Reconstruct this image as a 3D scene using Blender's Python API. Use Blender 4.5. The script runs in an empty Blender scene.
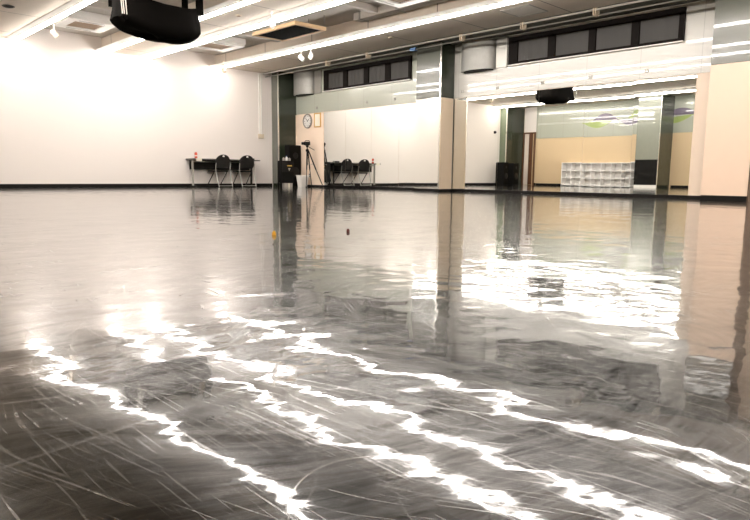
import bpy, math, random
from mathutils import Vector, Matrix, noise as mnoise
random.seed(7)
PI = math.pi
COL = bpy.context.scene.collection

# ------------------------------------------------------------------ materials
def new_mat(name):
    m = bpy.data.materials.new(name); m.use_nodes = True
    nt = m.node_tree; nt.nodes.clear()
    out = nt.nodes.new('ShaderNodeOutputMaterial')
    b = nt.nodes.new('ShaderNodeBsdfPrincipled')
    nt.links.new(b.outputs[0], out.inputs[0])
    return m, nt, b

def val(nt, sock, v):
    if hasattr(v, 'is_output') or hasattr(v, 'links'): nt.links.new(v, sock)
    else: sock.default_value = v

def mth(nt, op, a, b=0.0, c=None, clamp=False):
    n = nt.nodes.new('ShaderNodeMath'); n.operation = op; n.use_clamp = clamp
    val(nt, n.inputs[0], a); val(nt, n.inputs[1], b)
    if c is not None: val(nt, n.inputs[2], c)
    return n.outputs[0]

def ramp(nt, v, lo, hi, a=0.0, b=1.0, smooth=True):
    n = nt.nodes.new('ShaderNodeMapRange'); n.clamp = True
    if smooth: n.interpolation_type = 'SMOOTHSTEP'
    val(nt, n.inputs[0], v)
    for k, x in zip((1, 2, 3, 4), (lo, hi, a, b)): n.inputs[k].default_value = x
    return n.outputs[0]

def mixc(nt, f, a, b):
    n = nt.nodes.new('ShaderNodeMix'); n.data_type = 'RGBA'
    val(nt, n.inputs[0], f)
    for s, v in ((6, a), (7, b)):
        if isinstance(v, tuple): n.inputs[s].default_value = (*v, 1)
        else: nt.links.new(v, n.inputs[s])
    return n.outputs[2]

def noise(nt, vec, scale, detail=3, rough=.5, dist=0):
    n = nt.nodes.new('ShaderNodeTexNoise')
    n.inputs['Scale'].default_value = scale; n.inputs['Detail'].default_value = detail
    n.inputs['Roughness'].default_value = rough; n.inputs['Distortion'].default_value = dist
    if vec is not None: nt.links.new(vec, n.inputs['Vector'])
    return n.outputs[0]

def mapping(nt, vec, loc=(0, 0, 0), rot=(0, 0, 0), scale=(1, 1, 1)):
    n = nt.nodes.new('ShaderNodeMapping')
    n.inputs[1].default_value = loc; n.inputs[2].default_value = rot; n.inputs[3].default_value = scale
    nt.links.new(vec, n.inputs[0])
    return n.outputs[0]

def objco(nt):
    return nt.nodes.new('ShaderNodeTexCoord').outputs['Object']

def geo_pos(nt):
    return nt.nodes.new('ShaderNodeNewGeometry').outputs['Position']

def plain(name, c, rough=.5, metal=0., coat=0., spec=.5, var=.06, scale=6, bump=0., emis=None, coat_rough=0.02):
    m, nt, b = new_mat(name)
    v = geo_pos(nt)
    f = noise(nt, v, scale, 4, .55)
    lo = tuple(max(0, x * (1 - var)) for x in c); hi = tuple(min(1, x * (1 + var)) for x in c)
    nt.links.new(mixc(nt, f, lo, hi), b.inputs['Base Color'])
    b.inputs['Roughness'].default_value = rough; b.inputs['Metallic'].default_value = metal
    b.inputs['Specular IOR Level'].default_value = spec
    b.inputs['Coat Weight'].default_value = coat; b.inputs['Coat Roughness'].default_value = coat_rough
    if bump:
        bp = nt.nodes.new('ShaderNodeBump'); bp.inputs['Strength'].default_value = bump
        bp.inputs['Distance'].default_value = .004
        nt.links.new(noise(nt, v, scale * 8, 3), bp.inputs['Height']); nt.links.new(bp.outputs[0], b.inputs['Normal'])
    if emis:
        b.inputs['Emission Color'].default_value = (*emis[0], 1); b.inputs['Emission Strength'].default_value = emis[1]
    return m

def seam_mat(name, c, axis, pitch, offset, rough, coat, dark=.55, width=.008, var=.04, spec=.5):
    """glossy panels with thin vertical joints every `pitch` metres along an axis"""
    m, nt, b = new_mat(name)
    v = geo_pos(nt)
    s = nt.nodes.new('ShaderNodeSeparateXYZ'); nt.links.new(v, s.inputs[0])
    t = mth(nt, 'DIVIDE', mth(nt, 'SUBTRACT', s.outputs[axis], offset), pitch)
    d = mth(nt, 'ABSOLUTE', mth(nt, 'SUBTRACT', t, mth(nt, 'ROUND', t)))
    line = mth(nt, 'LESS_THAN', d, width / pitch / 2)
    f = noise(nt, v, 1.3, 3)
    base = mixc(nt, f, tuple(x * (1 - var) for x in c), tuple(min(1, x * (1 + var)) for x in c))
    nt.links.new(mixc(nt, line, base, tuple(x * dark for x in c)), b.inputs['Base Color'])
    b.inputs['Roughness'].default_value = rough; b.inputs['Coat Weight'].default_value = coat
    b.inputs['Coat Roughness'].default_value = .008; b.inputs['Specular IOR Level'].default_value = spec
    return m

def floor_material():
    m, nt, b = new_mat('grey_dance_vinyl')
    P = geo_pos(nt)
    # cloudy grey base
    big = noise(nt, P, .55, 4, .6, .4)
    mid = noise(nt, mapping(nt, P, rot=(0, 0, .5), scale=(1, 2.2, 1)), 3.2, 6, .65, .6)
    fine = noise(nt, mapping(nt, P, rot=(0, 0, -.6), scale=(1, 5, 1)), 22, 4, .7, .4)
    f = mth(nt, 'ADD', mth(nt, 'MULTIPLY', big, .45), mth(nt, 'ADD', mth(nt, 'MULTIPLY', mid, .4), mth(nt, 'MULTIPLY', fine, .25)))
    f = ramp(nt, f, .42, .68)
    base = mixc(nt, f, FLOOR_DARK, FLOOR_LIGHT)
    # straight scuffs: stretched noise, thresholded, several directions
    wn = nt.nodes.new('ShaderNodeTexNoise'); wn.inputs['Scale'].default_value = .9; wn.inputs['Detail'].default_value = 1
    nt.links.new(P, wn.inputs['Vector'])
    wv = nt.nodes.new('ShaderNodeVectorMath'); wv.operation = 'MULTIPLY_ADD'
    nt.links.new(wn.outputs['Color'], wv.inputs[0]); wv.inputs[1].default_value = (1.5, 1.5, 0); nt.links.new(P, wv.inputs[2])
    PW = wv.outputs[0]
    scr = None
    for k, (ang, sx, sy, th, amp) in enumerate([(.35, 190, 4.2, .675, .4), (-.55, 220, 5.2, .68, .45), (1.15, 200, 4.0, .685, .35),
                                                 (2.1, 150, 3.2, .685, .5), (-1.0, 240, 6.4, .675, .35), (.75, 140, 3.0, .69, .5), (1.6, 200, 5, .68, .4), (2.6, 230, 5, .68, .4)]):
        n = noise(nt, mapping(nt, PW if k % 3 else P, loc=(k * 3.7, k * 1.9, 0), rot=(0, 0, ang), scale=(sx, sy, 1)), 1.0, 1, .4, .25)
        t = ramp(nt, n, th, th + .05, 0, amp)
        scr = t if scr is None else mth(nt, 'MAXIMUM', scr, t)
    # curved scuffs: thin contour lines of smooth noise, broken up
    for k, (sc, rad, w) in enumerate([(1.1, .38, .006), (.8, .30, .0045), (1.7, .33, .008), (.55, .42, .004), (2.4, .36, .010)]):
        vn = nt.nodes.new('ShaderNodeTexVoronoi'); vn.voronoi_dimensions = '2D'; vn.inputs['Scale'].default_value = sc
        nt.links.new(mapping(nt, P, loc=(11.3 * k, 5.7 * k, 0), scale=(1, 1.6 - .25 * k, 1)), vn.inputs['Vector'])
        d = mth(nt, 'ABSOLUTE', mth(nt, 'SUBTRACT', vn.outputs['Distance'], rad))
        br = ramp(nt, noise(nt, mapping(nt, P, loc=(k * 3, 9, 0)), 1.9 * sc, 2), .47, .6)
        t = mth(nt, 'MULTIPLY', ramp(nt, d, 0, w * .5, .4, 0), br)
        scr = mth(nt, 'MAXIMUM', scr, t)
    # a few long marks dragged by furniture
    sep = nt.nodes.new('ShaderNodeSeparateXYZ'); nt.links.new(P, sep.inputs[0])
    for (ax, ay, bx, by, w, amp) in MARKS:
        L = math.hypot(bx - ax, by - ay); ux, uy = (bx - ax) / L, (by - ay) / L
        dx = mth(nt, 'SUBTRACT', sep.outputs[0], ax); dy = mth(nt, 'SUBTRACT', sep.outputs[1], ay)
        al = mth(nt, 'ADD', mth(nt, 'MULTIPLY', dx, ux), mth(nt, 'MULTIPLY', dy, uy))
        pe = mth(nt, 'ABSOLUTE', mth(nt, 'ADD', mth(nt, 'MULTIPLY', dx, -uy), mth(nt, 'MULTIPLY', dy, ux)))
        ins = mth(nt, 'MULTIPLY', ramp(nt, al, 0, .05 * L), ramp(nt, al, .8 * L, L, 1, 0))
        t = mth(nt, 'MULTIPLY', ramp(nt, pe, 0, w * .6, amp * .55, 0), ins)
        scr = mth(nt, 'MAXIMUM', scr, t)
    col = mixc(nt, mth(nt, 'MULTIPLY', scr, .5), base, (.20, .188, .17))
    nt.links.new(col, b.inputs['Base Color'])
    smear = noise(nt, mapping(nt, PW, rot=(0, 0, .9), scale=(1, 4.5, 1)), 7, 5, .7, .5)
    smear2 = noise(nt, mapping(nt, PW, loc=(3, 1, 0), rot=(0, 0, -.5), scale=(1, 6, 1)), 16, 4, .7, .3)
    sm = ramp(nt, mth(nt, 'ADD', mth(nt, 'MULTIPLY', smear, .6), mth(nt, 'MULTIPLY', smear2, .4)), .36, .66, .008, .14)
    nt.links.new(mth(nt, 'ADD', sm, mth(nt, 'MULTIPLY', scr, .35)), b.inputs['Specular IOR Level'])
    # worn vinyl: a broad soft sheen under a clear polish
    rg = ramp(nt, mid, .3, .7, .13, .25)
    nt.links.new(mth(nt, 'ADD', rg, mth(nt, 'MULTIPLY', scr, .12)), b.inputs['Roughness'])
    cw = mth(nt, 'SUBTRACT', ramp(nt, mid, .3, .68, .90, 1.0), mth(nt, 'MULTIPLY', scr, .25))
    nt.links.new(cw, b.inputs['Coat Weight'])
    b.inputs['Coat IOR'].default_value = 1.29
    cr = mth(nt, 'ADD', ramp(nt, noise(nt, P, 1.6, 4, .6), .35, .7, .022, .048), mth(nt, 'MULTIPLY', scr, .12))
    nt.links.new(cr, b.inputs['Coat Roughness'])
    # gentle undulation of the sheet
    w1 = noise(nt, mapping(nt, P, rot=(0, 0, .75), scale=(1, 1, 1)), 2.6, 1.5, .45, .3)
    w2 = noise(nt, mapping(nt, P, loc=(4, 7, 0)), 8.5, 1, .4, .2)
    hgt = mth(nt, 'ADD', mth(nt, 'MULTIPLY', w1, WAVE1), mth(nt, 'MULTIPLY', w2, WAVE2))
    # bump crown added around the camera to shift the reflected strip lights
    rr = mth(nt, 'ADD', mth(nt, 'MULTIPLY', sep.outputs[0], sep.outputs[0]), mth(nt, 'MULTIPLY', sep.outputs[1], sep.outputs[1]))
    crown = mth(nt, 'MULTIPLY', mth(nt, 'EXPONENT', mth(nt, 'MULTIPLY', rr, -.59)), .03)
    hgt = mth(nt, 'ADD', hgt, crown)
    w3 = noise(nt, mapping(nt, P, loc=(2, 3, 0), rot=(0, 0, -.4), scale=(1, 1.6, 1)), 20, 1.5, .5, .3)
    hgt = mth(nt, 'ADD', hgt, mth(nt, 'MULTIPLY', w3, WAVE3))
    bp = nt.nodes.new('ShaderNodeBump'); bp.inputs['Strength'].default_value = 1; bp.inputs['Distance'].default_value = 1
    nt.links.new(hgt, bp.inputs['Height'])
    nt.links.new(bp.outputs[0], b.inputs['Normal']); nt.links.new(bp.outputs[0], b.inputs['Coat Normal'])
    return m

FLOOR_DARK = (.003, .0027, .002); FLOOR_LIGHT = (.030, .028, .0235)
WAVE1 = .0030; WAVE2 = .0014; WAVE3 = .00016
MARKS = [(1.62, 1.02, 1.28, .72, .010, .9), (.10, 1.10, .42, .98, .012, .7), (.25, 1.62, .82, 1.42, .006, .6),
         (.9, 2.1, 2.2, 1.7, .006, .5), (.05, .80, .5, .86, .012, .55), (2.2, 1.9, 1.7, 1.2, .006, .5), (1.2, 3.6, 3.4, 2.9, .008, .5)]

TUBE_COL = (1.0, .935, .875); TUBE_E = 23.0
WHITE = plain('wall_paint_white', (.86, .80, .755), .6, var=.015, scale=.8)
CREAM = plain('cream_panel', (.86, .70, .56), .45, var=.02, scale=.9, spec=.4)
TAN = plain('tan_panel', (.66, .50, .31), .5, var=.02, scale=.9)
BAYGREY = plain('bay_grey', (.52, .48, .43), .7, var=.12, scale=1.7)
CEILW = seam_mat('ceiling_board', (.66, .585, .50), 1, 1.82, .45, .7, 0, dark=.28, width=.02, spec=.2)
SOFFIT = plain('soffit_shade', (.13, .13, .11), .6)  # shade above the windows put into the dark base colour
BLACK = plain('black_matte', (.004, .0037, .0033), .6, spec=.15)
BLACKG = plain('black_gloss', (.004, .0037, .0033), .3, spec=.25)
BASEB = plain('baseboard_black', (.006, .005, .0045), .45, spec=.15)
BANDW = seam_mat('white_glass_band', (.60, .585, .54), 1, 1.03, .94, .25, .4, dark=.7)
BANDG = seam_mat('green_glass_band', (.40, .42, .35), 1, 1.03, 1.0, .2, .6, dark=.75)
COLG = plain('column_glass_bright', (.11, .115, .095), .2, coat=1., var=.08, scale=2)  # column glass on its brighter faces, their reflections put into the colour
COLDG = plain('column_glass_dim', (.026, .034, .020), .25, spec=.3, coat=.35, var=.12, scale=2)  # same column glass darkened in colour for faces with dimmer reflections
STEEL = plain('brushed_steel', (.34, .335, .31), .5, metal=.35, var=.12, scale=14)
CHROME = plain('chrome', (.75, .74, .70), .2, metal=1.)
DULLM = plain('dull_metal', (.38, .37, .34), .4, metal=.7)
LEGM = plain('leg_grey_steel', (.42, .41, .38), .35, metal=.5)
MIRROR = plain('mirror_silver', (.93, .945, .91), 0.0, metal=1., var=.004)
WINF = plain('window_frame_dark', (.006, .004, .003), .6, spec=.1)
BLIND = plain('grey_blind', (.040, .037, .033), .6, var=.05, scale=2.5)
WHITEP = plain('white_plastic', (.82, .80, .76), .4)
BEIGEP = plain('beige_plastic', (.72, .62, .48), .5)
BROWNG = plain('brown_grille', (.33, .23, .15), .55)
WOODL = plain('light_wood', (.72, .50, .28), .5, var=.15, scale=12)
DARKGR = plain('grille_black', (.005, .0045, .0035), .7, bump=.5, spec=.1)
TABLET = plain('table_laminate_grey', (.08, .077, .068), .4)
DARKP = plain('dark_panel', (.022, .020, .017), .5, spec=.2)
CHAIRV = plain('chair_vinyl_black', (.012, .011, .010), .4, spec=.25)
RED = plain('can_red', (.62, .07, .03), .35)
BROWN = plain('door_brown', (.13, .055, .025), .35, var=.25, scale=9)
PINKW = plain('door_white', (.84, .74, .66), .5)
GOLD = plain('gold_frame', (.62, .36, .10), .35, metal=.4)
PAPER = plain('paper', (.85, .80, .66), .7)
CLOCKR = plain('clock_rim', (.30, .28, .25), .3, metal=.6)
PURPLE = plain('purple_decal', (.13, .10, .16), .3, coat=.6)
GREEN = plain('green_decal', (.28, .37, .09), .3, coat=.6)
CLOTH = plain('black_cloth', (.004, .0035, .003), .95, bump=.8, scale=10, spec=.03)
STRING = plain('white_cord', (.42, .39, .35), .6)
YEL = plain('yellow_plastic', (.85, .50, .05), .4)
DRED = plain('dark_red_plastic', (.10, .015, .012), .4)
BLUE = plain('blue_tape', (.10, .22, .45), .5)
SHELFW = plain('white_shelf', (.90, .88, .86), .45)
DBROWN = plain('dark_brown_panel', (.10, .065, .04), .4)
LABELY = plain('yellow_label', (.75, .50, .12), .5)
GREYITEM = plain('grey_carton', (.45, .42, .38), .6)
LENS = plain('lens_glass', (.02, .02, .03), .05)
TUBE = plain('tube_diffuser', (.9, .9, .9), .5, emis=(TUBE_COL, TUBE_E))
FLOORM = floor_material()

# ------------------------------------------------------------------ mesh helper
class MB:
    def __init__(s): s.v = []; s.f = []; s.m = []; s.k = 0
    def _add(s, vs, fs):
        o = len(s.v); s.v += [tuple(x) for x in vs]
        s.f += [tuple(i + o for i in f) for f in fs]; s.m += [s.k] * len(fs); return s
    def box(s, x0, x1, y0, y1, z0, z1):
        vs = [(x, y, z) for z in (z0, z1) for y in (y0, y1) for x in (x0, x1)]
        return s._add(vs, [(0, 2, 3, 1), (4, 5, 7, 6), (0, 1, 5, 4), (2, 6, 7, 3), (0, 4, 6, 2), (1, 3, 7, 5)])
    def tube(s, pts, r, n=10, r1=None, cap=True):
        pts = [Vector(p) for p in pts]; rings = []
        for i, p in enumerate(pts):
            d = (pts[min(i + 1, len(pts) - 1)] - pts[max(i - 1, 0)]).normalized()
            a = d.orthogonal().normalized() if i == 0 else (a - d * a.dot(d)).normalized()
            bb = d.cross(a)
            rr = r if r1 is None else r + (r1 - r) * i / (len(pts) - 1)
            rings.append([p + a * rr * math.cos(2 * PI * k / n) + bb * rr * math.sin(2 * PI * k / n) for k in range(n)])
        vs = [x for R in rings for x in R]; fs = []
        for i in range(len(rings) - 1):
            for k in range(n):
                a0, a1 = i * n + k, i * n + (k + 1) % n
                fs.append((a0, a1, a1 + n, a0 + n))
        if cap:
            fs.append(tuple(reversed(range(n)))); fs.append(tuple(range((len(rings) - 1) * n, len(rings) * n)))
        return s._add(vs, fs)
    def lathe(s, prof, c=(0, 0, 0), n=24, axis='z'):
        vs = []; fs = []
        for r, h in prof:
            for k in range(n):
                a = 2 * PI * k / n
                q = (r * math.cos(a), r * math.sin(a), h)
                if axis == 'x': q = (q[2], q[0], q[1])
                if axis == 'y': q = (q[1], q[2], q[0])
                vs.append((q[0] + c[0], q[1] + c[1], q[2] + c[2]))
        for i in range(len(prof) - 1):
            for k in range(n):
                a0, a1 = i * n + k, i * n + (k + 1) % n
                fs.append((a0, a1, a1 + n, a0 + n))
        fs.append(tuple(reversed(range(n)))); fs.append(tuple(range((len(prof) - 1) * n, len(prof) * n)))
        return s._add(vs, fs)
    def prism(s, poly, x0, x1, axis='x'):
        n = len(poly)
        def P(t, q): return {'x': (t, q[0], q[1]), 'y': (q[0], t, q[1]), 'z': (q[0], q[1], t)}[axis]
        vs = [P(x0, q) for q in poly] + [P(x1, q) for q in poly]
        fs = [tuple(range(n)), tuple(reversed(range(n, 2 * n)))] + [(i, i + n, (i + 1) % n + n, (i + 1) % n) for i in range(n)]
        return s._add(vs, fs)
    def xf(s, M, start=0):
        for i in range(start, len(s.v)): s.v[i] = tuple(M @ Vector(s.v[i]))
        return s
    def build(s, name, mat, parent=None, bevel=0, smooth=False, loc=None):
        me = bpy.data.meshes.new(name); me.from_pydata(s.v, [], s.f); me.update()
        import bmesh
        bm = bmesh.new(); bm.from_mesh(me); bmesh.ops.recalc_face_normals(bm, faces=bm.faces); bm.to_mesh(me); bm.free()
        mats = mat if isinstance(mat, (list, tuple)) else [mat]
        for q in mats: me.materials.append(q)
        if len(mats) > 1:
            for p, k in zip(me.polygons, s.m): p.material_index = k
        if smooth:
            for p in me.polygons: p.use_smooth = True
        o = bpy.data.objects.new(name, me); COL.objects.link(o)
        if parent: o.parent = parent
        if loc: o.location = loc
        if bevel:
            bv = o.modifiers.new('edge', 'BEVEL'); bv.width = bevel; bv.segments = 2; bv.limit_method = 'ANGLE'
        if smooth:
            try: me.set_sharp_from_angle(angle=.7)
            except Exception: pass
        return o

def tag(o, label, cat, group=None):
    o['label'] = label; o['category'] = cat; o['kind'] = 'thing'
    if group: o['group'] = group
    return o
def thing(name, label, cat, loc=(0, 0, 0), rz=0, group=None):
    o = bpy.data.objects.new(name, None); COL.objects.link(o); o.location = loc; o.rotation_euler = (0, 0, rz)
    o.empty_display_size = .1
    return tag(o, label, cat, group)
def struct(o, label=None):
    o['kind'] = 'structure'
    if label: o['label'] = label
    return o
def dup(root, loc, label, rz=None, name=None):
    r = root.copy(); COL.objects.link(r); r.location = loc; r['label'] = label
    if rz is not None: r.rotation_euler = (0, 0, rz)
    for ch in list(root.children):
        c = ch.copy(); COL.objects.link(c); c.parent = r
        for g in list(ch.children):
            d = g.copy(); COL.objects.link(d); d.parent = c
    return r

# ------------------------------------------------------------------ room (metres; x towards the mirrors, y towards the far white wall)
XO, XM, YF, YB = -.60, 11.405, 15.594, -3.5
HC = 3.22
struct(MB().box(XO - .1, XM + .1, YB - .1, YF + .1, -.12, 0).build('floor', FLOORM), 'scratched glossy grey vinyl dance floor')
struct(MB().box(XO - .12, XM + .12, YF, YF + .12, 0, 3.62).build('wall_left', WHITE), 'long plain white wall')
struct(MB().box(XO - .12, XM + .12, YB - .12, YB, 0, 3.62).build('wall_near', WHITE))
struct(MB().box(XM, XM + .12, YB, YF, 0, 3.62).build('wall_right', CREAM), 'wall that carries the mirrors and the dark windows')
struct(MB().box(XO - .12, XO, YB, YF, 0, 3.62).build('wall_opposite', TAN), 'tan wall opposite the mirrors')
# ceiling: recessed grey bays between lowered boards, strip lights along the board edges
struct(MB().box(XO - .12, XM + .12, YB, YF, 3.52, 3.62).build('ceiling', BAYGREY), 'recessed grey ceiling above the lowered boards')
TX = [8.88, 6.945, 5.90, 4.05, 1.12]      # strip lights, from the mirror side
boards = [(TX[0] + .05, 10.42), (TX[2] + .05, TX[1] - .05), (TX[4] + .05, TX[3] - .05), (XO, TX[4] - .05)]
for k, (a, b) in enumerate(boards):
    struct(MB().box(a, b, YB, YF, HC, 3.50).build('ceiling_board', CEILW), 'lowered white ceiling board between strip lights')
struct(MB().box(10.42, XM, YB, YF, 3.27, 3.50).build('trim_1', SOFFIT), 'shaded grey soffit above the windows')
# cross beams in the bays
for k, (a, b) in enumerate([(TX[1] + .06, TX[0] - .06), (TX[3] + .06, TX[2] - .06)]):
    for y in (8.9, 12.4):
        struct(MB().box(a, b, y, y + .12, 3.40, 3.52).build('trim_2', BAYGREY))
# baseboards
struct(MB().box(XO, 10.74, YF - .015, YF, 0, .085).build('baseboard_left', BASEB), 'black baseboard of the white wall')
struct(MB().box(XM - .03, XM, 3.72, 9.30, 0, .06).build('baseboard_right', BASEB), 'black plinth strip under the mirrors')
struct(MB().box(XM - .03, XM, 10.07, 15.26, 0, .06).build('baseboard_right', BASEB))
struct(MB().box(XO, XO + .015, YB, 8.98, 0, .085).build('baseboard_opposite', BASEB))
struct(MB().box(XO, XO + .015, 9.88, 14.68, 0, .085).build('baseboard_opposite', BASEB))
# upper glossy bands
struct(MB().box(XM - .012, XM, 3.71, 9.31, 2.10, 3.27).build('trim_3', BANDW), 'glossy white glass band above the right mirrors')
struct(MB().box(XM - .012, XM, 10.05, 15.27, 2.10, 3.27).build('trim_4', BANDG), 'glossy pale green glass band above the left mirrors')
struct(MB().box(XM - .014, XM, 13.98, 15.27, .06, 2.09).build('trim_5', CREAM), 'cream wall panel with the clock')
struct(MB().box(XM - .014, XM, 3.62, 4.085, .06, 2.09).build('trim_6', CREAM), 'narrow cream panel beside the right pillar')
struct(MB().box(XO, XO + .012, 3.0, 14.66, 1.94, HC).build('trim_7', BANDG), 'pale green glass band of the opposite wall')

# ---- columns
def column(label, x0, x1, y0, y1, parts):
    e = bpy.data.objects.new('column', None); COL.objects.link(e); e.location = ((x0 + x1) / 2, (y0 + y1) / 2, 0)
    struct(e, label); e['category'] = 'column'
    cx, cy = e.location.x, e.location.y
    MB().box(x0 - cx, x1 - cx, y0 - cy, y1 - cy, 0, 3.27).build('core', COLDG, e)
    for nm, mt, (a, b, c, d, z0, z1) in parts:
        MB().box(a - cx, b - cx, c - cy, d - cy, z0, z1).build(nm, mt, e)
    return e
t = .012
X1, Y1a, Y1b = 10.93, 9.31, 10.03
column('free standing mirror fronted column between the two mirror runs', X1, XM - .001, Y1a, Y1b, [
    ('mirror_face', MIRROR, (X1 - t, X1, Y1a + .02, Y1b, .06, 2.09)),
    ('front_plinth', BASEB, (X1 - t - .006, X1, Y1a, Y1b, 0, .055)),
    ('steel_edge', CHROME, (X1 - t - .002, X1 + .002, Y1a - t, Y1a + .02, .056, 3.26)),
    ('cream_cladding', plain('column_cream', (.93, .76, .56), .45, var=.02), (X1 + .003, XM - .034, Y1a - t, Y1a, .056, 2.09)),
    ('side_plinth', BASEB, (X1, XM - .034, Y1a - t - .006, Y1a, 0, .055)),
    ('bright_glass', COLG, (X1 - t, X1, Y1a + .02, Y1b, 2.10, 3.26)),
    ('dim_glass', COLDG, (X1 + .003, XM - .034, Y1a - t, Y1a, 2.10, 3.26))])
X2, Y2a, Y2b = 10.87, 3.03, 3.70
column('cream clad pillar with grey glass top at right end', X2, XM - .001, Y2a, Y2b, [
    ('cream_cladding', plain('pillar_cream', (.74, .57, .44), .45, var=.02), (X2 - t, X2, Y2a, Y2b, .086, 2.12)),
    ('front_plinth', BASEB, (X2 - t - .006, X2, Y2a, Y2b, 0, .085)),
    ('bright_glass', COLG, (X2 - t, X2, Y2a, Y2b, 2.13, 3.26)),
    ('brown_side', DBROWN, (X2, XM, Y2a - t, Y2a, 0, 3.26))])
X3, Y3a = 10.77, 15.27
column('slim green glass corner column beside the white wall', X3, XM - .001, Y3a, YF - .001, [
    ('bright_glass', COLG, (X3 - t, X3, Y3a + .03, YF - .001, 0.086, 3.26)),
    ('steel_edge', CHROME, (X3 - t - .003, X3 + .004, Y3a - t - .002, Y3a + .03, .0, 3.26)),
    ('dim_glass', COLDG, (X3 + .005, XM - .002, Y3a - t, Y3a, .0, 3.26)),
    ('cream_back', CREAM, (X3 + .60, XM - .002, Y3a - t - .004, Y3a - t, .06, 2.09))])
column('green glass column with black foot standing against opposite wall', XO + .001, .50, 9.04, 9.85, [
    ('bright_glass', plain('pale_column_glass', (.24, .25, .205), .2, coat=1.), (.50, .512, 9.05, 9.84, .98, 3.26)),
    ('dim_glass', COLDG, (XO + .02, .50, 9.028, 9.04, .98, 3.26)),
    ('black_foot', BLACKG, (.50, .516, 9.05, 9.84, .10, .97)),
    ('pale_plinth', WHITEP, (.50, .514, 9.05, 9.84, .0, .095)),
    ('steel_edge', CHROME, (.497, .518, 9.025, 9.05, .0, 3.26))])
column('green glass corner column beside the brown door', XO + .001, .67, Y3a, YF - .001, [
    ('bright_glass', plain('column_green_grey', (.13, .16, .10), .2, coat=1.), (.67, .682, Y3a + .03, YF - .001, .09, 3.26)),
    ('steel_edge', CHROME, (.666, .685, Y3a - .015, Y3a + .03, 0, 3.26)),
    ('dim_glass', COLDG, (XO + .02, .666, Y3a - t, Y3a, 0, 3.26))])

# ---- wall mirrors: separate sheets, each hung a hair out of true
def mirror(y0, y1, label, tilt):
    w = y1 - y0
    o = MB().box(-.005, .0, -w / 2 + .0015, w / 2 - .0015, .06, 2.09).build('wall_mirror', MIRROR)
    o.location = (XM - .004, (y0 + y1) / 2, 0); o.rotation_euler = (0, math.radians(tilt[1]), math.radians(tilt[0]))
    tag(o, label, 'mirror', 'tall wall mirrors')
mirror(13.05, 13.97, 'tall wall mirror directly beside the clock wall', (.02, 0))
mirror(12.03, 13.05, 'tall wall mirror second from the clock wall, reflecting a black chair', (-.02, 0))
mirror(11.03, 12.03, 'tall wall mirror third from the clock wall, reflecting mostly bare white wall', (.04, .02))
mirror(10.05, 11.03, 'narrow looking wall mirror touching the left side of mirror fronted column', (-.12, -.05))
ORD = [(8.06, 9.30, 'tall wall mirror touching the cream side of the column', (.0, .0)),
       (7.10, 8.06, 'tall wall mirror reflecting the dark corner column and brown door', (-.07, -.03)),
       (6.09, 7.10, 'tall wall mirror reflecting the hanging black sack and left shelf end', (.05, .0)),
       (5.13, 6.09, 'tall wall mirror reflecting most of the white cubby shelf', (-.04, .04)),
       (4.09, 5.13, 'tall wall mirror reflecting the green glass column, beside right pillar', (.06, -.03))]
for a, b, l, tl in ORD: mirror(a, b, l, tl)

# ---- glass fixing studs on the bands (each a small clip)
for k, y in enumerate([14.29, 13.21, 12.21, 11.19, 9.05, 8.12, 7.03, 6.00, 4.94]):
    side = 'green band above the left mirrors' if y > 10 else 'white band above the right mirrors'
    names = {14.29: 'above the clock', 13.21: 'second from the clock', 12.21: 'third from the clock', 11.19: 'nearest the column',
             9.05: 'nearest the column', 8.12: 'second from the column', 7.03: 'above the reflected black sack', 6.0: 'second from the right pillar', 4.94: 'nearest the right pillar'}
    e = thing('mirror_clip', 'small dark clip on %s, %s' % (side, names[y]), 'clip', (XM - .012, y, 2.23), 0, 'dark clips on the glass bands')
    MB().box(-.02, 0, -.035, -.008, -.03, .03).build('jaw', DULLM, e, .004)
    MB().box(-.02, 0, .008, .035, -.03, .03).build('jaw', DULLM, e, .004)

# ---- windows
def window(name, y0, y1, panes, label):
    z0, z1 = 2.655, 3.21
    e = bpy.data.objects.new(name, None); COL.objects.link(e); e.location = (XM - .012, (y0 + y1) / 2, z0); struct(e, label)
    cy = e.location.y; h = z1 - z0
    ed = [y0] + [v for p in panes for v in p] + [y1]
    m = MB(); m.box(-.055, 0, y0 - cy, y1 - cy, 0, .05); m.box(-.055, 0, y0 - cy, y1 - cy, h - .10, h)
    for i in range(0, len(ed), 2): m.box(-.055, 0, ed[i] - cy, ed[i + 1] - cy, .05, h - .10)
    m.build('window_frame', WINF, e, .004)
    for a, b in panes:
        p = MB().box(-.020, -.012, a - cy, b - cy, .05, h - .10).build('pane', BLACKG, e)
        q = MB()
        yy = [a - cy + .012 + (b - a - .024) * i / 24 for i in range(25)]
        poly = [(y, .058) for y in yy]
        # blind cloth: shallow wavy sheet
        vs = []; fs = []
        for i, y in enumerate(yy):
            dx = -.032 + .004 * math.sin(i * .9)
            vs += [(dx, y, .058), (dx, y, h - .105)]
        for i in range(24): fs.append((2 * i, 2 * i + 2, 2 * i + 3, 2 * i + 1))
        q._add(vs, fs).build('blind', BLIND, p, smooth=True)
    MB().box(-.09, .0, y0 - cy, y1 - cy, -.02, -.002).build('window_sill', WHITEP, e)
window('window_1', 10.62, 13.92, [(10.70, 11.32), (11.50, 12.10), (12.28, 12.92), (13.10, 13.74)], 'high dark window strip with four grey blinds left of column')
window('window_2', 4.33, 7.84, [(4.42, 5.10), (5.24, 5.92), (6.06, 6.76), (6.92, 7.62)], 'high dark window strip with four grey blinds right of column')

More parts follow.
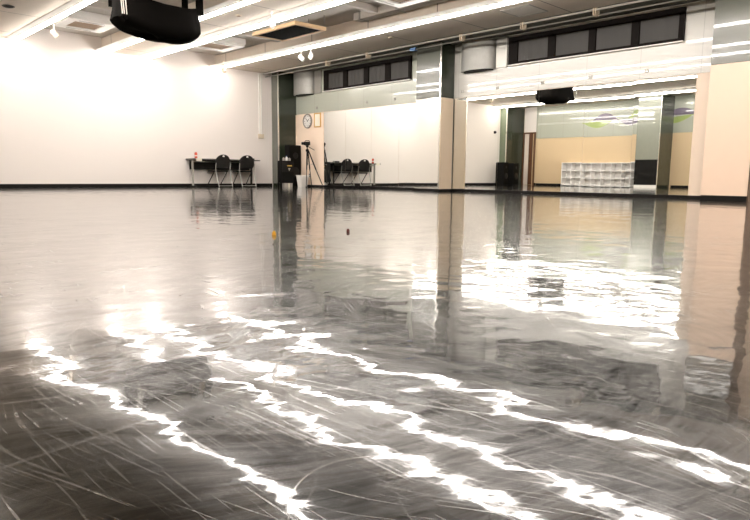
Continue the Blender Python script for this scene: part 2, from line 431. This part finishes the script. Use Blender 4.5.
# ---- rounded metal covers beside the windows
def cover(yc, label):
    e = thing('rounded_vent_cover', label, 'duct cover', (XM - .012, yc, 2.63), 0, 'rounded metal covers')
    poly = [(-.25 * math.sin(PI * i / 24) ** .8, .44 * math.cos(PI * i / 24)) for i in range(25)]
    m = MB(); m.prism([(x, y) for x, y in poly], 0, .62, 'z').build('shell', STEEL, e, smooth=True)
    MB().prism([(x * .86, y * .86) for x, y in poly], -.02, -.001, 'z').build('dark_underside', BLACK, e)
    MB().box(-.045, 0, -.74, -.46, 0, .62).build('side_plate', DULLM, e, .006)
    return e
cover(8.62, 'rounded brushed metal cover right of the mirror fronted column')
cover(14.80, 'rounded brushed metal cover high in the far corner above the clock')

# ---- ceiling rails above the windows
e = thing('curtain_rail', 'long double metal rail along ceiling edge above the windows', 'rail', (10.47, 9.5, 3.27))
MB().tube([(-.02, -8, -.075), (-.02, 6.05, -.075)], .020, 8).build('upper_rod', plain('rail_grey', (.52, .50, .46), .4, metal=.3), e, smooth=True)
MB().tube([(.06, -8, -.155), (.06, 6.05, -.155)], .014, 8).build('lower_rod', DULLM, e, smooth=True)
for y in (12.7, 11.2, 8.39, 6.94, 5.49, 4.0):
    m = MB(); m.box(-.045, .085, -.03 + y - 9.5, -.012 + y - 9.5, -.175, -.04); m.box(-.045, .085, .012 + y - 9.5, .03 + y - 9.5, -.175, -.04)
    m.box(-.045, .0, -.03 + y - 9.5, .03 + y - 9.5, -.04, 0)
    m.build('bracket', BEIGEP, e, .003)
tag(MB().box(10.490, 10.508, 9.70, 9.86, 3.085, 3.145).box(10.552, 10.57, 9.70, 9.86, 3.085, 3.145).box(10.508, 10.552, 9.70, 9.86, 3.085, 3.098).box(10.508, 10.552, 9.70, 9.86, 3.132, 3.145).build('rail_clamp', BLUE), 'blue clamp wrapped on the ceiling rail above the column', 'clamp')

# ---- strip lights
lab = ['glowing ceiling strip light nearest the mirror wall', 'second glowing ceiling strip light from the mirror wall, beside the wooden framed grille',
       'third glowing ceiling strip light from the mirror wall, passing the black sack', 'glowing ceiling strip light at far left of the photo',
       'glowing ceiling strip light closest to the tan opposite wall']
for k, x in enumerate(TX):
    e = thing('ceiling_strip_light', lab[k], 'strip light', (x, 6.4, 3.10), 0, 'ceiling strip lights')
    prof = [(.040 * math.cos(a), .05 + .040 * math.sin(a)) for a in [PI + PI * i / 10 for i in range(11)]]
    MB().prism(prof, -9.8, 9.16, 'y').build('diffuser', TUBE, e, smooth=True)
    MB().prism([(-.05, .062), (-.125, .108), (-.125, .116), (-.05, .072)], -9.8, 9.16, 'y').build('glow_wing', WHITEP, e)  # white wings added to imitate the glow around the tube
    MB().prism([(.05, .062), (.125, .108), (.125, .116), (.05, .072)], -9.8, 9.16, 'y').build('glow_wing', WHITEP, e)
    MB().box(-.048, .048, -9.82, 9.18, .051, .119).build('housing', WHITEP, e, .004)

# ---- ceiling air units
def cassette(x, y, label):
    e = thing('ceiling_air_conditioner', label, 'air conditioner', (x, y, 3.34), 0, 'ceiling air conditioners')
    m = MB()
    for a in (0,):
        m.prism([(-.50, -.50), (.50, -.50), (.50, .50), (-.50, .50)], .05, .18, 'z')
    m.build('casing', WHITEP, e, .01)
    fr = MB(); fr.box(-.48, .48, -.48, -.29, 0, .05); fr.box(-.48, .48, .29, .48, 0, .05); fr.box(-.48, -.29, -.29, .29, 0, .05); fr.box(.29, .48, -.29, .29, 0, .05)
    fr.build('face_frame', WHITEP, e, .008)
    g = MB(); g.box(-.285, .285, -.285, .285, .03, .049)
    for i in range(12): y0 = -.27 + i * .0465; g.box(-.28, .28, y0, y0 + .02, .012, .03)
    g.build('intake_grille', BROWNG, e)
    for s in (-1, 1):
        MB().box(-.25, .25, s * .385 - .02, s * .385 + .02, -.006, -.001).build('outlet_flap', DULLM, e)
cassette(4.97, 13.85, 'white square ceiling air unit with brown grille, left of the black sack')
cassette(7.93, 13.75, 'white square ceiling air unit with brown grille, right of the black sack')
cassette(7.98, 7.75, 'white square ceiling air unit with brown grille, near the top photo edge')
# wooden framed black intake hanging on rods
e = thing('hanging_air_intake', 'black rectangular grille in light wooden frame hanging below the ceiling', 'air intake', (7.92, 10.85, 3.21))
m = MB(); m.box(-.39, .39, -.74, -.68, 0, .07); m.box(-.39, .39, .68, .74, 0, .07); m.box(-.39, -.33, -.68, .68, 0, .07); m.box(.33, .39, -.68, .68, 0, .07)
m.build('wooden_frame', WOODL, e, .004)
g = MB(); g.box(-.325, .325, -.675, .675, .02, .05)
for i in range(28): g.box(-.32, .32, -.67 + i * .048, -.67 + i * .048 + .012, .005, .02)
g.build('black_grille', DARKGR, e)
for sx in (-.36, .36):
    for sy in (-.71, -.2, .71):
        MB().tube([(sx, sy, .07), (sx, sy, .309)], .008, 6).build('hanging_rod', DULLM, e)
# duct in the right bay behind the intake
e = thing('ceiling_duct', 'grey sheet metal duct running in the right ceiling bay', 'duct', (8.68, 7.2, 3.33))
MB().box(-.10, .12, -9.0, 2.4, .04, .18).build('duct_body', BAYGREY, e, .01)
for y in (-5.5, -3.5, -1.2, 1.2, 2.2): MB().box(-.115, .135, y, y + .04, .025, .189).build('flange', DULLM, e, .004)

# ---- spotlights on the strips
def spot(x, y, tilt, rz, label, mat=WHITEP):
    e = thing('spotlight', label, 'spotlight', (x, y, 3.0), rz, 'small ceiling spotlights')
    MB().tube([(0, 0, .05), (0, 0, .21)], .012, 8).build('stem', mat, e, smooth=True)
    MB().lathe([(.03, .205), (.03, .22)], n=12).build('base', mat, e)
    m = MB(); m.lathe([(.028, -.07), (.045, -.06), (.05, .0), (.048, .075), (.040, .08), (.036, .06), (.01, .05)], n=16)
    m.xf(Matrix.Translation((0, 0, .02)) @ Matrix.Rotation(tilt, 4, 'X'))
    m.build('lamp_head', mat, e, smooth=True)
spot(9.10, 11.98, 2.3, .4, 'left one of a pair of small white spotlights on the strip light nearest the mirrors')
spot(9.10, 11.62, 2.3, -.9, 'right one of a pair of small white spotlights on the strip light nearest the mirrors')
spot(6.72, 9.72, 2.5, .6, 'small white spotlight beside the second strip light at the top of photo')
spot(4.24, 13.45, 2.4, 1.2, 'small cream spotlight beside the far left strip light', BEIGEP)
spot(8.70, 14.75, 2.6, 0, 'small cream spotlight beside the air unit near white wall', BEIGEP)

def disc(name, cat, label, x, y, mat, r, z=HC):
    e = thing(name, label, cat, (x, y, z))
    MB().lathe([(r, -.004), (r, -.012), (r * .86, -.02), (r * .8, -.02)], n=20).build('rim', mat, e, smooth=True)
    MB().lathe([(r * .78, -.0205), (r * .5, -.03), (.01, -.034)], n=20).build('cap', BLACK if mat is not BEIGEP else BROWNG, e, smooth=True)
disc('recessed_downlight', 'downlight', 'dark round recessed downlight at the upper left photo corner', 3.27, 12.69, DARKP, .10)
disc('smoke_detector', 'detector', 'small brown round detector on the board between the middle strip lights', 6.42, 10.32, BEIGEP, .055)
disc('smoke_detector', 'detector', 'small brown round detector on the ceiling board near the mirror wall', 9.62, 9.6, BEIGEP, .05)
e = thing('ceiling_hatch', 'square access hatch with dark edge in the ceiling board over the windows', 'hatch', (9.75, 6.45, HC))
m = MB(); m.box(-.30, .30, -.30, -.285, -.012, -.001); m.box(-.30, .30, .285, .30, -.012, -.001); m.box(-.30, -.285, -.285, .285, -.012, -.001); m.box(.285, .30, -.285, .285, -.012, -.001)
m.build('hatch_frame', DULLM, e); MB().box(-.28, .28, -.28, .28, -.008, -.001).build('hatch_lid', plain('hatch_white', (.7, .66, .6), .6), e)

# ---- black cloth sack hung from the ceiling bay
e = thing('hanging_sack', 'big black cloth sack hanging open from the ceiling by straps', 'sack', (4.97, 10.56, 2.60))
N, R_ = 72, 14; vs = []; fs = []
for j in range(R_ + 1):
    t_ = j / R_
    for k in range(N):
        a = 2 * PI * k / N; ca, sa = math.cos(a), math.sin(a)
        ex = .62
        ux = math.copysign(abs(ca) ** ex, ca); uy = math.copysign(abs(sa) ** ex, sa)
        if t_ < .35: s_ = math.sin(t_ / .35 * PI / 2) ** .8
        else: s_ = 1 + .03 * math.sin(t_ * 6)
        z = .56 * max(0, (t_ - .18) / .82) ** 1.0 + (.05 * (1 - math.cos(min(1, t_ / .35) * PI / 2)))
        rim = -.10 * abs(sa) ** 2 * (1 if sa < 0 else .3) + .10 * max(0, -ca)
        z += rim * t_ ** 2 * 1.0 + .09 * max(0, -ca) * (1 - t_) - .03 * ux * 0
        nz = mnoise.noise(Vector((ux * 2.2, uy * 2.2, t_ * 1.6 + 4)))
        n2 = mnoise.noise(Vector((ux * 6, uy * 6, t_ * 2)))
        rad = s_ * (1 + .06 * nz + .025 * n2)
        vs.append((.71 * ux * rad, .40 * uy * rad, z + .03 * nz * (1 - t_ * .5)))
for j in range(R_):
    for k in range(N):
        a0, a1 = j * N + k, j * N + (k + 1) % N
        fs.append((a0, a1, a1 + N, a0 + N))
fs.append(tuple(reversed(range(N))))
o = MB()._add(vs, fs).build('cloth', CLOTH, e, smooth=True)
sd = o.modifiers.new('thick', 'SOLIDIFY'); sd.thickness = .012
for (x, y, w) in [(.64, -.30, .07), (.66, .26, .06), (-.62, -.26, .06), (-.64, .26, .06)]:
    MB().box(x - w, x + w, y - .006, y + .006, .46, .899).build('strap', CLOTH, e)
MB().tube([(-.68, -.26, .14), (-.73, -.28, .20), (-.69, -.28, .25), (-.64, -.27, .18)], .035, 8).build('knot', CLOTH, e, smooth=True)
for dx in (-.73, -.70, -.66):
    MB().tube([(dx, -.36, .24), (dx - .02, -.37, .5), (dx + .02, -.36, .899)], .008, 6).build('cord', STRING, e, smooth=True)

# ---- cable trunking on the white wall
e = thing('cable_trunking', 'white vertical cable trunking ending in a box on white wall', 'trunking', (10.36, YF, 1.42))
MB().box(-.055, -.025, -.025, 0, .08, 1.78).build('conduit', WHITEP, e, .004)
MB().box(.02, .05, -.025, 0, .08, 1.78).build('conduit', WHITEP, e, .004)
MB().box(-.09, .09, -.05, 0, -.04, .08)  .build('wall_mounted_box', BEIGEP, e, .008)

# ---- folding table and chairs by the white wall
e = thing('folding_table', 'long grey folding table standing against the white wall', 'table', (8.93, 15.36, 0))
MB().box(-.93, 1.10, -.23, .23, .715, .745).build('tabletop', TABLET, e, .006)
MB().box(-.86, .98, .14, .155, .46, .712).build('modesty_panel', DARKP, e)
for s in (-1, 1):
    m = MB(); m.box((.045 + s * .90) - .022, (.045 + s * .90) + .022, -.022, .022, .03, .713)
    m.build('leg', DULLM if s < 0 else DARKP, e, .004)
    MB().box((.045 + s * .90) - .025, (.045 + s * .90) + .025, -.21, .21, .0, .035).build('foot', DARKP, e, .006)
m = MB(); m.box(-.83, .92, -.012, .012, .655, .69); m.build('cross_bar', DULLM, e)

def chair(loc, label, rz):
    e = thing('folding_chair', label, 'chair', loc, rz, 'folding chairs at the table')
    # backrest: rounded shell with a hand slot
    n = 20; outer = []
    for i in range(n + 1):
        a = PI * i / n
        outer.append((.235 * math.cos(a), .66 + .20 * math.sin(a) ** .8))
    low = [(-.225, .56), (-.17, .50), (.17, .50), (.225, .56)]
    bk = MB()
    shape = outer + low
    # build the shell as quads between left and right edge, leaving the slot open
    rows = 18; cols = 16; vs = []; fs = []
    for j in range(rows + 1):
        z = .50 + .36 * j / rows
        if z < .56: hw = .17 + .055 * (z - .50) / .06
        elif z < .66: hw = .225 + .01 * (z - .56) / .10
        else: hw = .235 * math.sqrt(max(.03, 1 - ((z - .66) / .205) ** 2))
        for i in range(cols + 1):
            x = -hw + 2 * hw * i / cols
            y = -.235 + .035 * (1 - (x / .24) ** 2) * -1 - (z - .5) * .12
            vs.append((x, y + .02, z))
    for j in range(rows):
        for i in range(cols):
            if j in (15, 16) and 6 <= i <= 9: continue
            q = j * (cols + 1) + i; fs.append((q, q + 1, q + cols + 2, q + cols + 1))
    o = MB()._add(vs, fs).build('backrest', CHAIRV, e, smooth=True)
    s2 = o.modifiers.new('thick', 'SOLIDIFY'); s2.thickness = .022
    seat = [(-.20, -.19), (.20, -.19), (.215, .0), (.20, .19), (.15, .225), (-.15, .225), (-.20, .19), (-.215, .0)]
    MB().prism(seat, .405, .445, 'z').build('seat', CHAIRV, e, .012)
    for s in (-1, 1):
        MB().tube([(s * .205, -.12, .402), (s * .205, .225, .012)], .012, 8).build('front_leg', DARKP, e, smooth=True)
        MB().tube([(s * .232, -.262, .64), (s * .228, -.225, .45), (s * .215, -.36, .012)], .012, 8)  .build('rear_leg', LEGM, e, smooth=True)
    MB().tube([(-.205, .215, .035), (.205, .215, .035)], .009, 8).build('stretcher', DARKP, e, smooth=True)
    MB().tube([(-.215, -.353, .035), (.215, -.353, .035)], .009, 8)  .build('stretcher', LEGM, e, smooth=True)
    return e
c1 = chair((8.80, 15.325, 0), 'black folding chair with round back, the farther from the mirrors', .08)
dup(c1, (9.57, 15.325, 0), 'black folding chair with round back, the nearer to the mirrors', -.04)

e = thing('drink_can', 'small red can with white band standing on the table', 'can', (8.17, 15.34, .745))
MB().lathe([(.030, 0), (.036, .008), (.036, .06)], n=16).build('lower_body', RED, e, smooth=True)
MB().lathe([(.0362, .0605), (.0362, .085)], n=16).build('white_band', WHITEP, e, smooth=True)
MB().lathe([(.036, .0855), (.036, .145), (.028, .16), (.028, .164)], n=16).build('upper_body', RED, e, smooth=True)
tag(MB().box(8.06, 8.22, 15.120, 15.124, .68, .75).box(8.06, 8.22, 15.12, 15.22, .7455, .7485).build('paper_sheet', PAPER), 'small pale sheet hanging over the table edge below can', 'paper')
e = thing('black_pouch', 'small black pouch lying on the right table end', 'pouch', (9.82, 15.3, .745))
MB().box(-.10, .10, -.06, .06, 0, .045).build('body', BLACK, e, .015); MB().box(-.1, .1, -.063, -.061, .026, .03).build('zipper', DULLM, e)
tag(MB().box(9.95, 10.01, 15.2, 15.3, .745, .765).build('folded_tissue', WHITEP, bevel=.005), 'small white tissue on the table corner nearest the mirrors', 'tissue')

# ---- sound equipment in the corner
def loudspeaker(loc, w, d, h, label, rz=0, cones=((.5, .10), (.8, .05)), group=None):
    e = thing('loudspeaker', label, 'loudspeaker', loc, rz, group)
    MB().box(-w / 2, w / 2, -d / 2, d / 2, 0, h).build('cabinet', BLACK, e, .015)
    MB().box(-w / 2 + .02, w / 2 - .02, -d / 2 - .012, -d / 2 - .001, .03, h - .03).build('front_grille', DARKGR, e, .004)
    for zf, r in cones:
        c = MB().lathe([(r, -.001), (r * .9, -.008), (r * .4, -.003), (.01, -.006)], (0, -d / 2 - .014, h * zf), 20, 'y').build('speaker_cone', BLACKG, e, smooth=True)
    return e
loudspeaker((11.155, 15.115, 0), .44, .21, 1.20, 'tall black loudspeaker cabinet in the corner behind the white bin', 0, ((.35, .15), (.75, .09)))
e = thing('equipment_rack', 'low black equipment rack beside the tall loudspeaker, yellow label on front', 'rack', (10.74, 14.86, 0))
MB().box(-.25, .20, -.09, .10, .12, .74).build('case', BLACK, e, .01)
MB().box(-.23, .18, -.10, -.091, .42, .70).build('front_panel', BLACKG, e)
MB().box(-.05, .11, -.106, -.101, .585, .615).build('yellow_label', LABELY, e)
m = MB(); m.prism([(-.02, .53), (.06, .53), (.02, .45)], -.106, -.101, 'y'); m.build('grey_emblem', GREYITEM, e)
for x in (-.24, .18): 
    for y in (-.06, .07): MB().box(x - .02, x + .02, y - .02, y + .02, 0, .119).build('foot', BLACK, e)
e = thing('carton', 'small grey carton on the floor under the equipment rack', 'carton', (10.75, 14.87, 0))
MB().box(-.15, .13, -.10, .06, 0, .105).build('box_body', GREYITEM, e, .004); MB().box(-.02, .03, -.103, -.101, .0, .105).build('tape_strip', PAPER, e)
for k, (dx, hh, mt, lb) in enumerate([(-.10, .11, GREYITEM, 'small grey bottle on the black rack, left one'), (.0, .14, WHITEP, 'small white bottle on the black rack, middle one'), (.10, .10, GREYITEM, 'small grey bottle on the black rack, right one')]):
    e = thing('bottle', lb, 'bottle', (10.74 + dx, 14.86, .74), 0, 'bottles on the rack')
    MB().lathe([(.030, 0), (.034, .01), (.034, hh * .6), (.014, hh * .8), (.014, hh * .86)], n=14).build('body', mt, e, smooth=True)
    MB().lathe([(.017, hh * .861), (.017, hh)], n=12).build('cap', BLUE if k == 1 else BLACK, e)
e = thing('waste_bin', 'small white tapered waste bin on the floor before the loudspeaker', 'bin', (11.13, 14.63, 0))
pr = [(-1, -1), (1, -1), (1, 1), (-1, 1)]
vs = [(x * .10, y * .09, 0) for x, y in pr] + [(x * .135, y * .12, .33) for x, y in pr] + [(x * .128, y * .113, .33) for x, y in pr] + [(x * .095, y * .085, .012) for x, y in pr]
fs = [(3, 2, 1, 0)] + [(4 * a + i, 4 * a + (i + 1) % 4, 4 * a + 4 + (i + 1) % 4, 4 * a + 4 + i) for a in range(3) for i in range(4)] + [(12, 13, 14, 15)]
MB()._add(vs, fs).build('bin_body', WHITEP, e, .006)
m = MB()
for (a, b, c, d) in [(-.142, .142, -.127, -.12), (-.142, .142, .12, .127), (-.142, -.135, -.12, .12), (.135, .142, -.12, .12)]: m.box(a, b, c, d, .315, .335)
m.build('rim', WHITEP, e)

# ---- tripod with camera
TPX, TPY = 11.10, 14.36
e = thing('tripod', 'black tripod standing with spread legs beside the clock wall', 'tripod', (TPX, TPY, 0))
MB().tube([(0, 0, .62), (0, 0, 1.12)], .016, 10).build('centre_column', BLACK, e, smooth=True)
m = MB().lathe([(.035, 1.0), (.045, 1.02), (.045, 1.05), (.03, 1.07)], n=14); m.build('collar', BLACK, e, smooth=True)
m = MB().lathe([(.02, 1.12), (.035, 1.13), (.035, 1.165), (.028, 1.168)], n=14); m.box(-.04, .04, -.04, .04, 1.168, 1.182); m.build('pan_head', BLACK, e)
MB().tube([(0, -.02, 1.15), (.10, -.20, 1.04)], .009, 8).build('pan_handle', BLACK, e, smooth=True)
for (fx, fy) in [(.22, -.44), (.24, .10), (-.18, -.18)]:
    d = Vector((fx, fy, 0)).normalized()
    lg = MB().tube([(d.x * .04, d.y * .04, 1.03), (fx * .55, fy * .55, .49)], .017, 8).build('leg', BLACK, e, smooth=True)
    MB().tube([(fx * .55, fy * .55, .49), (fx, fy, .02)], .012, 8).build('lower_tube', DARKP, lg, smooth=True)
    MB().lathe([(.017, 0), (.02, .012), (.014, .03)], (fx, fy, 0), 10).build('rubber_foot', BLACK, lg)
    MB().tube([(0, 0, .66), (fx * .40, fy * .40, .64)], .006, 6).build('brace', DULLM, e)
e = thing('video_camera', 'small black video camera mounted on top of the tripod', 'camera', (TPX, TPY, 1.182), .6)
MB().box(-.045, .045, -.08, .09, .0, .095).build('body', BLACK, e, .012)
MB().lathe([(.036, 0), (.04, .01), (.04, .07), (.034, .075)], (0, .09, .05), 16, 'y').build('lens_barrel', BLACKG, e, smooth=True)
MB().tube([(0, -.07, .097), (0, -.06, .125), (0, .05, .125), (0, .07, .097)], .01, 8).build('top_handle', BLACK, e, smooth=True)
MB().box(-.058, -.047, -.06, .04, .02, .08).build('fold_out_screen', BLACKG, e, .003)

# ---- clock, framed sheet and socket on the cream panel
XP = XM - .014
e = thing('wall_clock', 'round wall clock with grey rim on the cream panel', 'clock', (XP, 14.70, 1.885))
m = MB(); R0, R1 = .205, .175
vs = []; fs = []; n = 40
for (r, x) in [(R0, 0), (R0, -.03), (R0 - .012, -.04), (R1, -.034), (R1, -.012)]:
    for k in range(n): vs.append((x, r * math.cos(2 * PI * k / n), r * math.sin(2 * PI * k / n)))
for i in range(4):
    for k in range(n): fs.append((i * n + k, i * n + (k + 1) % n, (i + 1) * n + (k + 1) % n, (i + 1) * n + k))
m._add(vs, fs).build('rim', CLOCKR, e, smooth=True)
MB().lathe([(R1, -.012), (R1, -.002)], (0, 0, 0), 40, 'x').build('dial', WHITEP, e)
for k in range(12):
    a = PI / 6 * k; MB().box(-.0145, -.0125, -.006, .006, .125, .155).xf(Matrix.Rotation(a, 4, 'X')).build('hour_mark', BLACK, e)
for a, L_, w in [(.9, .09, .007), (-.75, .13, .005)]:
    hnd = MB().box(-.019, -.016, -w, w, -.02, L_); hnd.xf(Matrix.Rotation(a, 4, 'X')); hnd.build('clock_hand', BLACK, e)
e = thing('picture_frame', 'small gold framed certificate hanging beside the clock', 'picture', (XP, 14.24, 1.89))
m = MB(); m.box(-.025, 0, -.15, .15, -.20, -.17); m.box(-.025, 0, -.15, .15, .17, .20); m.box(-.025, 0, -.15, -.12, -.17, .17); m.box(-.025, 0, .12, .15, -.17, .17)
m.build('frame', GOLD, e, .004); MB().box(-.012, -.002, -.12, .12, -.17, .17).build('sheet', PAPER, e)
e = thing('wall_socket', 'small grey wall socket low on the cream panel behind tripod', 'socket', (XP, 14.62, .33))
MB().box(-.012, 0, -.035, .035, -.06, .06).build('plate', GREYITEM, e, .004)
for z in (-.025, .025): MB().box(-.014, -.0122, -.018, .018, z - .012, z + .012).build('outlet', BLACK, e)

# ---- things along the opposite wall (seen in the mirrors)
e = thing('cubby_shelf', 'long white cubby shelf with three rows standing at the tan wall', 'shelf', (XO + .20, 11.52, 0))
W, D_, H_ = 3.22, .34, .93; n = 8; w = W / n
m = MB(); m.box(-D_ / 2, -D_ / 2 + .008, -W / 2, W / 2, .0, H_); m.build('back_board', SHELFW, e)
for i in range(n + 1):
    y = -W / 2 + i * w; MB().box(-D_ / 2 + .009, D_ / 2, y - .013, y + .013, 0, H_ - .0265).build('upright', SHELFW, e)
MB().box(-D_ / 2 + .009, D_ / 2 + .004, -W / 2 - .015, W / 2 + .015, H_ - .026, H_).build('top_board', SHELFW, e)
for z in (.045, .335, .62):
    for i in range(n):
        y = -W / 2 + i * w; MB().box(-D_ / 2 + .009, D_ / 2 - .004, y + .0135, y + w - .0135, z - .013, z + .013).build('shelf_board', SHELFW, e)
loudspeaker((1.24, 15.02, 0), .34, .34, .92, 'black loudspeaker by the white wall, the one farther from brown door', 0, ((.4, .12), (.78, .05)), 'loudspeakers at the green column')
loudspeaker((.52, 15.02, 0), .40, .34, .90, 'black loudspeaker before the green corner column, next to brown door', 0, ((.4, .14), (.78, .06)), 'loudspeakers at the green column')
d1 = bpy.data.objects.new('door_1', None); COL.objects.link(d1); d1.location = (XO, 14.98, 0); struct(d1, 'brown framed doorway with brown leaf near the corner')
m = MB(); m.box(0, .06, -.30, -.24, 0, 2.20); m.box(0, .06, .22, .28, 0, 2.20); m.box(0, .06, -.24, .22, 2.14, 2.20); m.build('door_frame', BROWN, d1, .005)
MB().box(.002, .02, .0, .22, .01, 2.14).build('pale_panel', PINKW, d1)
lf = MB().box(.004, .045, -.17, .0, .01, 2.14).build('door_leaf', BROWN, d1, .004)
MB().tube([(.045, -.13, 1.0), (.09, -.13, 1.0), (.09, -.05, 1.0)], .010, 8).build('door_handle', CHROME, lf)
e = thing('wall_mounted_camera', 'small black round camera mounted on the white wall, seen in mirror', 'camera', (1.02, YF, 2.16))
MB().lathe([(.06, 0), (.06, -.03), (.05, -.04)], (0, 0, 0), 16, 'y').build('base', BLACK, e); MB().lathe([(.05, -.041), (.045, -.07), (.02, -.09), (.005, -.092)], (0, 0, 0), 16, 'y').build('dome', LENS, e, smooth=True)
# wave decals: lens shaped humps along a swinging line
def hump(y0, y1, zc, top, bot, mat, label, nm):
    n = 28; up = []; dn = []
    for i in range(n + 1):
        t_ = i / n; y = y0 + (y1 - y0) * t_; s_ = math.sin(PI * t_)
        up.append((y, zc(t_) + top * s_)); dn.append((y, zc(t_) - bot * s_))
    k_ = 0 if mat is GREEN else .0045
    tag(MB().prism(up + dn[::-1][1:-1], XO + .0160 + k_, XO + .0195 + k_, 'x').build(nm, mat), label, 'wall decal', 'wave decals on the green glass band')
hump(12.55, 11.25, lambda t: 2.48 + .12 * t, .0, .26, GREEN, 'green hump of the wave decal above the left shelf end', 'wall_art_decal')
hump(12.15, 11.10, lambda t: 2.56 - .01 * t, .26, .0, PURPLE, 'purple hump of the wave decal above the shelf', 'wall_art_decal')
hump(11.15, 10.05, lambda t: 2.55 + .0 * t, .0, .24, PURPLE, 'purple dip of the wave decal beside the green column', 'wall_art_decal')
hump(10.75, 9.95, lambda t: 2.57 + .1 * t, .22, .0, GREEN, 'green hump of the wave decal beside the green column', 'wall_art_decal')
hump(9.60, 8.35, lambda t: 2.44 + .12 * t, .0, .22, GREEN, 'green hump of the wave decal beyond the green column', 'wall_art_decal')
hump(9.40, 8.15, lambda t: 2.56 - .0 * t, .24, .0, PURPLE, 'purple hump of the wave decal beyond the green column', 'wall_art_decal')
struct(MB().box(XO, XO + .012, 14.67, 15.25, 2.21, HC).build('trim_9', WHITE), 'pale panel over the brown doorway')
# pale white stripes on the band
for k, z in enumerate((2.50, 2.54)):
    struct(MB().box(XO + .0125, XO + .0145, 3.2, 14.6, z, z + .008).build('trim_8', WHITEP))

# ---- two bits of litter on the floor
e = thing('floor_bit', 'small yellow plastic stopper lying on the floor', 'stopper', (2.096, 3.03, 0))
MB().lathe([(.011, 0), (.013, .004), (.012, .014)], n=14).build('base', YEL, e, smooth=True); MB().lathe([(.008, .0142), (.009, .02), (.004, .024)], n=14).build('tip', YEL, e, smooth=True)
e = thing('floor_bit', 'tiny dark red plastic stopper lying on the floor', 'stopper', (2.566, 2.911, 0))
MB().lathe([(.008, 0), (.011, .004), (.010, .013)], n=14).build('base', DRED, e, smooth=True); MB().lathe([(.007, .0132), (.007, .018), (.003, .021)], n=14).build('tip', DRED, e, smooth=True)

# ------------------------------------------------------------------ world, camera, view
w = bpy.data.worlds.new('dark_world'); bpy.context.scene.world = w; w.use_nodes = True
w.node_tree.nodes['Background'].inputs[0].default_value = (.02, .02, .02, 1)

yaw, pitch, roll, F = .7660, .1343, .00970, 626.22
f = Vector((math.sin(yaw) * math.cos(pitch), math.cos(yaw) * math.cos(pitch), -math.sin(pitch)))
r = Vector((math.cos(yaw), -math.sin(yaw), 0)); u = r.cross(f)
r2 = r * math.cos(roll) + u * math.sin(roll); u2 = -r * math.sin(roll) + u * math.cos(roll)
cd = bpy.data.cameras.new('camera'); cd.sensor_width = 36; cd.lens = 36 * F / 750; cd.clip_start = .02
cam = bpy.data.objects.new('camera', cd); COL.objects.link(cam)
cam.matrix_world = Matrix(((r2.x, u2.x, -f.x, 0), (r2.y, u2.y, -f.y, 0), (r2.z, u2.z, -f.z, .35), (0, 0, 0, 1)))
sc = bpy.context.scene; sc.camera = cam
sc.view_settings.view_transform = 'Standard'; sc.view_settings.look = 'None'
sc.view_settings.exposure = 1.22; sc.view_settings.gamma = 1.0
cy = sc.cycles
cy.use_denoising = True; cy.caustics_reflective = False; cy.caustics_refractive = False
cy.max_bounces = 10; cy.diffuse_bounces = 5; cy.glossy_bounces = 8; cy.sample_clamp_indirect = 8
